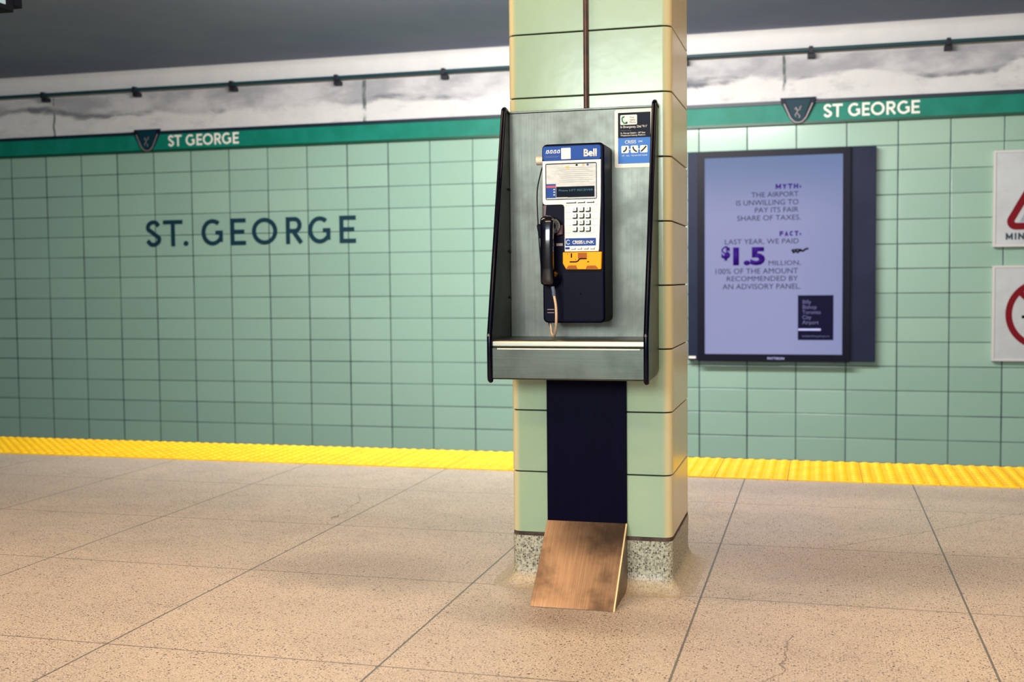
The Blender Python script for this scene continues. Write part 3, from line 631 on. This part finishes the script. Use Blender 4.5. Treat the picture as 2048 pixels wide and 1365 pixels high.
for a in (-.5864, -.5568): MB().box(a, a+.0066, Y1-.0004, Y1, 1.4145, 1.4170).build('pictogram_link', 'card', ec)

# ------------------------------------------------------------------ black panel and warm-tinted steel foot under the booth
cvp = MB(); cvp.box(-.8600, -.5985, 3.642, PF-.0002, .2160, .7000)
tag(cvp.build('cover_panel', 'navy', bevel=.0015), 'tall near-black cover panel on the pillar under the phone booth', 'panel')
wd = root('sloping_foot_box', (-.729, 3.52, 0), 'sloping steel foot box with warm reflections painted in, on the floor against the pillar', 'metal foot box')
wx0, wx1 = -.8605, -.5970; yb, yf, zt = 3.640, 3.397, .2200
mb = MB(); mb.prism([(yf, .0015), (yf+.003, .0015), (yb, zt-.003), (yb, zt)], wx0, wx1, 'x'); mb.build('sloping_plate', 'copper', wd, bevel=.0006)
for a, b in ((wx0+.001, wx0+.003), (wx1-.003, wx1-.0005)):
    mb = MB(); mb.prism([(yf+.006, .0015), (yb+.004, .0015), (yb+.004, zt-.006)], a, b, 'x'); mb.build('side_plate', 'copper', wd)
mb = MB(); mb.prism([(yf-.0015, .001), (yf+.006, .001), (yb+.000, zt-.006), (yb-.002, zt+.0005)], wx1-.0035, wx1+.0008, 'x'); mb.build('bright_edge', 'edge_glint', wd, label='folded edge with its glint painted on')  # cream strip paints the light caught by the edge

# ------------------------------------------------------------------ payphone
PY_ = 3.507; HX0, HX1, HZ0, HZ1 = -.8365, -.6405, .8715, 1.4255
ph = root('payphone', (-.74, 3.58, .87), 'dark blue payphone with white faceplate, keypad and yellow coin slot, in the booth', 'payphone')
hb = MB(); hb.prism(rrect(HX0, HX1, HZ0, HZ1, .016, 6), PY_, KY-.0005); hb.build('housing', 'phone', ph, bevel=.005, seg=3, smooth=40)
# back flange a little wider at the foot, lower door seam
MB().prism(rrect(-.772, -.646, .880, 1.030, .004), PY_-.0015, PY_).build('lower_door', 'phone', ph, bevel=.001)
lk = MB(); lk.tube([(-.7165, PY_-.002, .962), (-.7165, PY_-.0012, .962)], .0035, 12); lk.build('lock', 'slotblack', ph)
Yf = PY_-.004
hd = MB(); hd.prism(rrect(-.8330, -.6500, 1.3745, 1.4180, .008), Yf, PY_); hdr = hd.build('header_panel', 'blue', ph, bevel=.001, label='bright blue header strip')
text('Bell', -.7035, -.6625, 1.3830, 1.4065, Yf, 'white_ink', hdr, 'header_lettering', .035)
MB().prism(rrect(-.7737, -.7440, 1.3775, 1.4115, .002), Yf-.0012, Yf).build('white_sticker', 'card', hdr)
g = MB()
for k in range(4):
    xx = -.822+k*.0118; g.ribbon([(xx, 1.3965), (xx+.003, 1.4055), (xx+.008, 1.4060), (xx+.0075, 1.3985), (xx+.0035, 1.3965)], .0022, Yf-.0004, Yf)
g.build('header_symbols', 'white_ink', hdr)
g = MB(); g.box(-.8255, -.7785, Yf-.0003, Yf, 1.3868, 1.3880); g.box(-.8255, -.785, Yf-.0003, Yf, 1.3838, 1.3850); g.build('header_small_print', 'grey_ink', hdr)
# white faceplate: L shape with window
FZ = 1.3735
fo = [(-.8340, FZ), (-.8340, 1.2480), (-.8320, 1.2415), (-.8260, 1.2385), (-.7745, 1.2385), (-.7680, 1.2360), (-.7655, 1.2300), (-.7655, 1.0925), (-.6590, 1.0925), (-.6575, 1.10), (-.6510, 1.26), (-.6500, FZ)]
fp = MB(); fp.prism(fo, Yf, PY_); fpo = fp.build('faceplate', 'phoneface', ph, bevel=.0012, label='scuffed white metal faceplate')
Yw = Yf-.0004
wb = MB(); wb.prism(rrect(-.8245, -.6625, 1.2530, 1.3655, .005), Yw, Yf); wo = wb.build('window_surround', 'cable', fpo)
MB().box(-.8215, -.6650, Yw-.0005, Yw, 1.2555, 1.3620).build('instruction_card', 'paper', fpo)
Yi = Yw-.0005
for zz, xa, xb in [(1.350-.0062*i, -.785+.004*(i % 3), -.675-.006*((i*2) % 4)) for i in range(8)]:
    MB().box(xa, xb, Yi-.0002, Yi, zz, zz+.0011).build('small_print', 'faint_ink', fpo)
for xa, mm in ((-.7285, 'lcd'), (-.7170, 'card'), (-.7075, 'gold'), (-.6940, 'blue')): MB().box(xa, xa+.0062, Yi-.0003, Yi, 1.3555, 1.3612).build('payment_mark', mm, fpo)
MB().prism([(-.763, 1.3545), (-.749, 1.3560), (-.7495, 1.3455), (-.756, 1.3490)], Yi-.0003, Yi).build('worn_gold_mark', 'gold', fpo)
MB().box(-.8215, -.7915, Yi-.0006, Yi, 1.2590, 1.3020).build('blue_sticker', 'bluelab', fpo)
MB().box(-.8215, -.7915, Yi-.0009, Yi-.0006, 1.2905, 1.2968).build('red_stripe', 'redstick', fpo)
for zz in (1.2835, 1.2755, 1.2670): MB().box(-.7990, -.7945, Yi-.0009, Yi-.0006, zz, zz+.003).build('sticker_mark', 'card', fpo)
dp = MB().box(-.7900, -.6700, Yi-.0012, Yi, 1.2600, 1.2930).build('display', 'lcd', fpo, label='dark display with teal characters')
text('Please LIFT RECEIVER', -.7820, -.6740, 1.2785, 1.2845, Yi-.0012, 'lcdtext', dp, 'display_characters', .0, .0002)
MB().box(-.7900, -.7540, Yi-.0015, Yi-.0012, 1.2560, 1.2605).build('display_label', 'paper', fpo)
for a, b in ((-.7591, -.7276), (-.7229, -.6994), (-.6946, -.6712)):
    k_ = MB().box(a, b, Yf-.0004, Yf, 1.2410, 1.2455).build('key_shadow', 'keyshade', fpo)  # cast shadow of each key, painted as an offset dark patch
    MB().box(a, b-.003, Yf-.004, Yf-.0005, 1.2435, 1.2495).build('function_key', 'key', fpo, bevel=.0008)
lab = ['1', '2', '3', '4', '5', '6', '7', '8', '9', '*', '0', '#']
for i, (xa, xb) in enumerate(((-.7405, -.7268), (-.7195, -.7055), (-.6995, -.6855))):
    for j, (za, zb) in enumerate(((1.2168, 1.2298), (1.1968, 1.2100), (1.1762, 1.1895), (1.1560, 1.1695))):
        MB().prism(rrect(xa+.001, xb+.0036, za-.0036, zb-.001, .003), Yf-.0005, Yf).build('key_shadow', 'keyshade', fpo)
        kk = MB(); kk.prism(rrect(xa, xb, za, zb, .0028), Yf-.006, Yf-.0006); ko = kk.build('keypad_key', 'key', fpo, bevel=.0012)
        nw_ = .0008 if lab[j*3+i] == '1' else .0022
        text(lab[j*3+i], (xa+xb)/2-nw_, (xa+xb)/2+nw_, za+.0035, zb-.0035, Yf-.006, 'ink', ph, 'key_numeral', .0, .0002)
for zz in (1.2345, 1.2125, 1.1925, 1.1725, 1.1500): MB().box(-.7620, -.6600, Yf-.0002, Yf, zz, zz+.0007).build('plate_line', 'sep', fpo)
bl = MB().box(-.7626, -.6667, Yf-.0006, Yf, 1.1100, 1.1335).build('link_label', 'bluelab', fpo, label='blue label strip under the keypad')
MB().ribbon(arc(-.7540, 1.1218, .0055, .0065, 30, 330, 14), .0018, Yf-.0009, Yf-.0006).build('label_ring', 'white_ink', bl)
text('CRISIS', -.7405, -.7080, 1.1155, 1.1265, Yf-.0006, 'white_ink', bl, 'label_lettering', .03, .0002)
text('LINK', -.7050, -.6720, 1.1160, 1.1255, Yf-.0006, 'white_ink', bl, 'label_lettering', .01, .0002)
for i, xa in enumerate((-.7628, -.7455, -.7255, -.7050, -.6855)):
    MB().box(xa+.001, xa+.0150, Yf-.0003, Yf, 1.0985, 1.1040).build('key_shadow', 'keyshade', fpo) if i else None
    MB().box(xa, xa+.0135, Yf-.003, Yf-.0004, 1.1000, 1.1060).build('small_key', 'bluelab' if i == 0 else 'key', fpo, bevel=.0006)
# yellow coin and card unit
yo = [(-.7690, 1.0905), (-.7690, 1.0560), (-.7585, 1.0375), (-.6495, 1.0365), (-.6475, 1.0905)]
ym = MB(); ym.prism(yo, Yf-.012, PY_); yu = ym.build('coin_slot_unit', 'yslot', ph, bevel=.002, label='bright yellow coin and card slot unit')
Yy = Yf-.0122
MB().prism([(-.7585, 1.0385), (-.7510, 1.0495), (-.7270, 1.0495), (-.7225, 1.0385)], Yy-.0008, Yy).build('lower_bevel_shade', 'yslot_dark', yu)  # darker yellow patches paint the shade of bevels and slot mouth
MB().prism([(-.6970, 1.0385), (-.6920, 1.0485), (-.6660, 1.0485), (-.6570, 1.0385)], Yy-.0008, Yy).build('lower_bevel_shade', 'yslot_dark', yu)
MB().box(-.7210, -.6930, Yy-.0008, Yy, 1.0710, 1.0880).build('slot_mouth_shade', 'yslot_dark', yu)
MB().ribbon([(-.7470, 1.0605), (-.7270, 1.0605), (-.7215, 1.0625), (-.7165, 1.0690), (-.7110, 1.0700), (-.6935, 1.0700)], .0036, Yy-.0012, Yy).build('card_slot', 'slotblack', yu)
MB().box(-.6920, -.6860, Yy-.0012, Yy, 1.0590, 1.0616).build('slot_end', 'slotblack', yu)
MB().box(-.7430, -.7395, Yy-.0012, Yy, 1.0735, 1.0870).build('coin_slot', 'slotblack', yu)
MB().box(-.7545, -.7520, Yy-.0006, Yy, 1.0835, 1.0865).build('slot_mark', 'yslot_dark', yu)
MB().box(-.7290, -.7275, Yy-.0006, Yy, 1.0650, 1.0690).build('slot_mark', 'yslot_dark', yu)
# cradle, lugs, little tag
MB().prism([(-.832, 1.2370), (-.832, 1.1900), (-.826, 1.1900), (-.822, 1.2370)], PY_-.0045, PY_-.0005).build('faceplate_flank', 'brownlug', ph)
lg = MB(); lg.prism([(-.8480, 1.1760), (-.8430, 1.1800), (-.8290, 1.1720), (-.8290, 1.1440), (-.8400, 1.1330), (-.8460, 1.1600)], PY_-.030, PY_-.006); lg.build('cradle_lug', 'phone', ph, bevel=.003)
lg = MB(); lg.prism([(-.7910, 1.1700), (-.7700, 1.1760), (-.7700, 1.1450), (-.7880, 1.1420)], PY_-.016, PY_-.0005); lg.build('cradle_lug', 'brownlug', ph, bevel=.003)
MB().box(-.7925, -.7715, PY_-.002, PY_-.0002, 1.1105, 1.1190).build('metal_tag', 'silver', ph, bevel=.0008)
for zz in (.9125, .9025): MB().box(-.8225, -.8010, PY_-.0012, PY_, zz, zz+.0018).build('vent_slit', 'silver', ph)
kn = MB(); kn.tube([(HX0+.001, 3.552, 1.381), (HX0-.028, 3.552, 1.381)], .0145, 16); kn.build('side_lock', 'lockmetal', ph, bevel=.002, label='round metal lock on the left side')
# handset hanging in its cradle
hs_ = MB(); hc = []
nz = 28
for i in range(nz+1):
    t = i/nz; z = .9860 + t*(1.2025-.9860)
    x = -.8070; yc = 3.444 + .010*abs(2*t-1)**3; wx = .0205+.0020*(abs(2*t-1)**4); wy = .0155
    if t < .06 or t > .94: k = math.sqrt(max(.15, 1-((abs(2*t-1)-.88)/.12)**2)); wx *= k; wy *= k
    hc.append([(x+wx*math.copysign(abs(math.cos(a))**.6, math.cos(a)), yc+wy*math.copysign(abs(math.sin(a))**.6, math.sin(a)), z) for a in [2*math.pi*j/20 for j in range(20)]])
hs_.add([p for r in hc for p in r], [(q*20+i, q*20+(i+1) % 20, (q+1)*20+(i+1) % 20, (q+1)*20+i) for q in range(nz) for i in range(20)] + [tuple(range(20)), tuple(nz*20+i for i in range(20))])
hso = hs_.build('handset', 'handset', ph, smooth=60, label='glossy black handset')
for zc, r_ in ((1.1720, .0295), (1.0120, .0275)):
    c_ = MB(); c_.tube([(-.806, 3.449, zc), (-.804, 3.466, zc), (-.803, 3.488, zc), (-.803, 3.500, zc)], [r_*.72, r_, r_, r_*.86], 24)
    c_.build('ear_cup' if zc > 1.1 else 'mouth_cup', 'handset', hso, smooth=40, bevel=.002)
# cord
cd_ = [(-.7930, 3.452, .985), (-.7905, 3.452, .972), (-.7890, 3.453, .957)]
c_ = MB(); c_.tube(smooth_path(cd_, 4), [.0058]*9, 12); c_.build('cord_sleeve', 'sleeve', hso, smooth=60)
pth = smooth_path([(-.7888, 3.453, .958), (-.7845, 3.456, .930), (-.7838, 3.460, .900), (-.7868, 3.470, .870), (-.7925, 3.485, .848), (-.7990, 3.500, .8345), (-.8060, 3.512, .8300), (-.8140, 3.525, .8420), (-.8200, 3.535, .872)], 6)
c_ = MB(); c_.tube(pth, .0042, 12); c_.build('armoured_cord', 'cord', hso, smooth=60, label='copper-tinted armoured cord')
cb_ = smooth_path([(-.852, 3.590, 1.372), (-.862, 3.596, 1.345), (-.874, 3.60, 1.294), (-.8745, 3.60, 1.23), (-.870, 3.60, 1.134), (-.863, 3.60, 1.038), (-.8555, 3.60, .99), (-.848, 3.60, .93), (-.838, 3.59, .87), (-.824, 3.56, .850), (-.812, 3.535, .832)], 6)
c_ = MB(); c_.tube(cb_, .0020, 8); c_.build('side_cable', 'cable', ph, smooth=60, label='thin black cable down the left side')
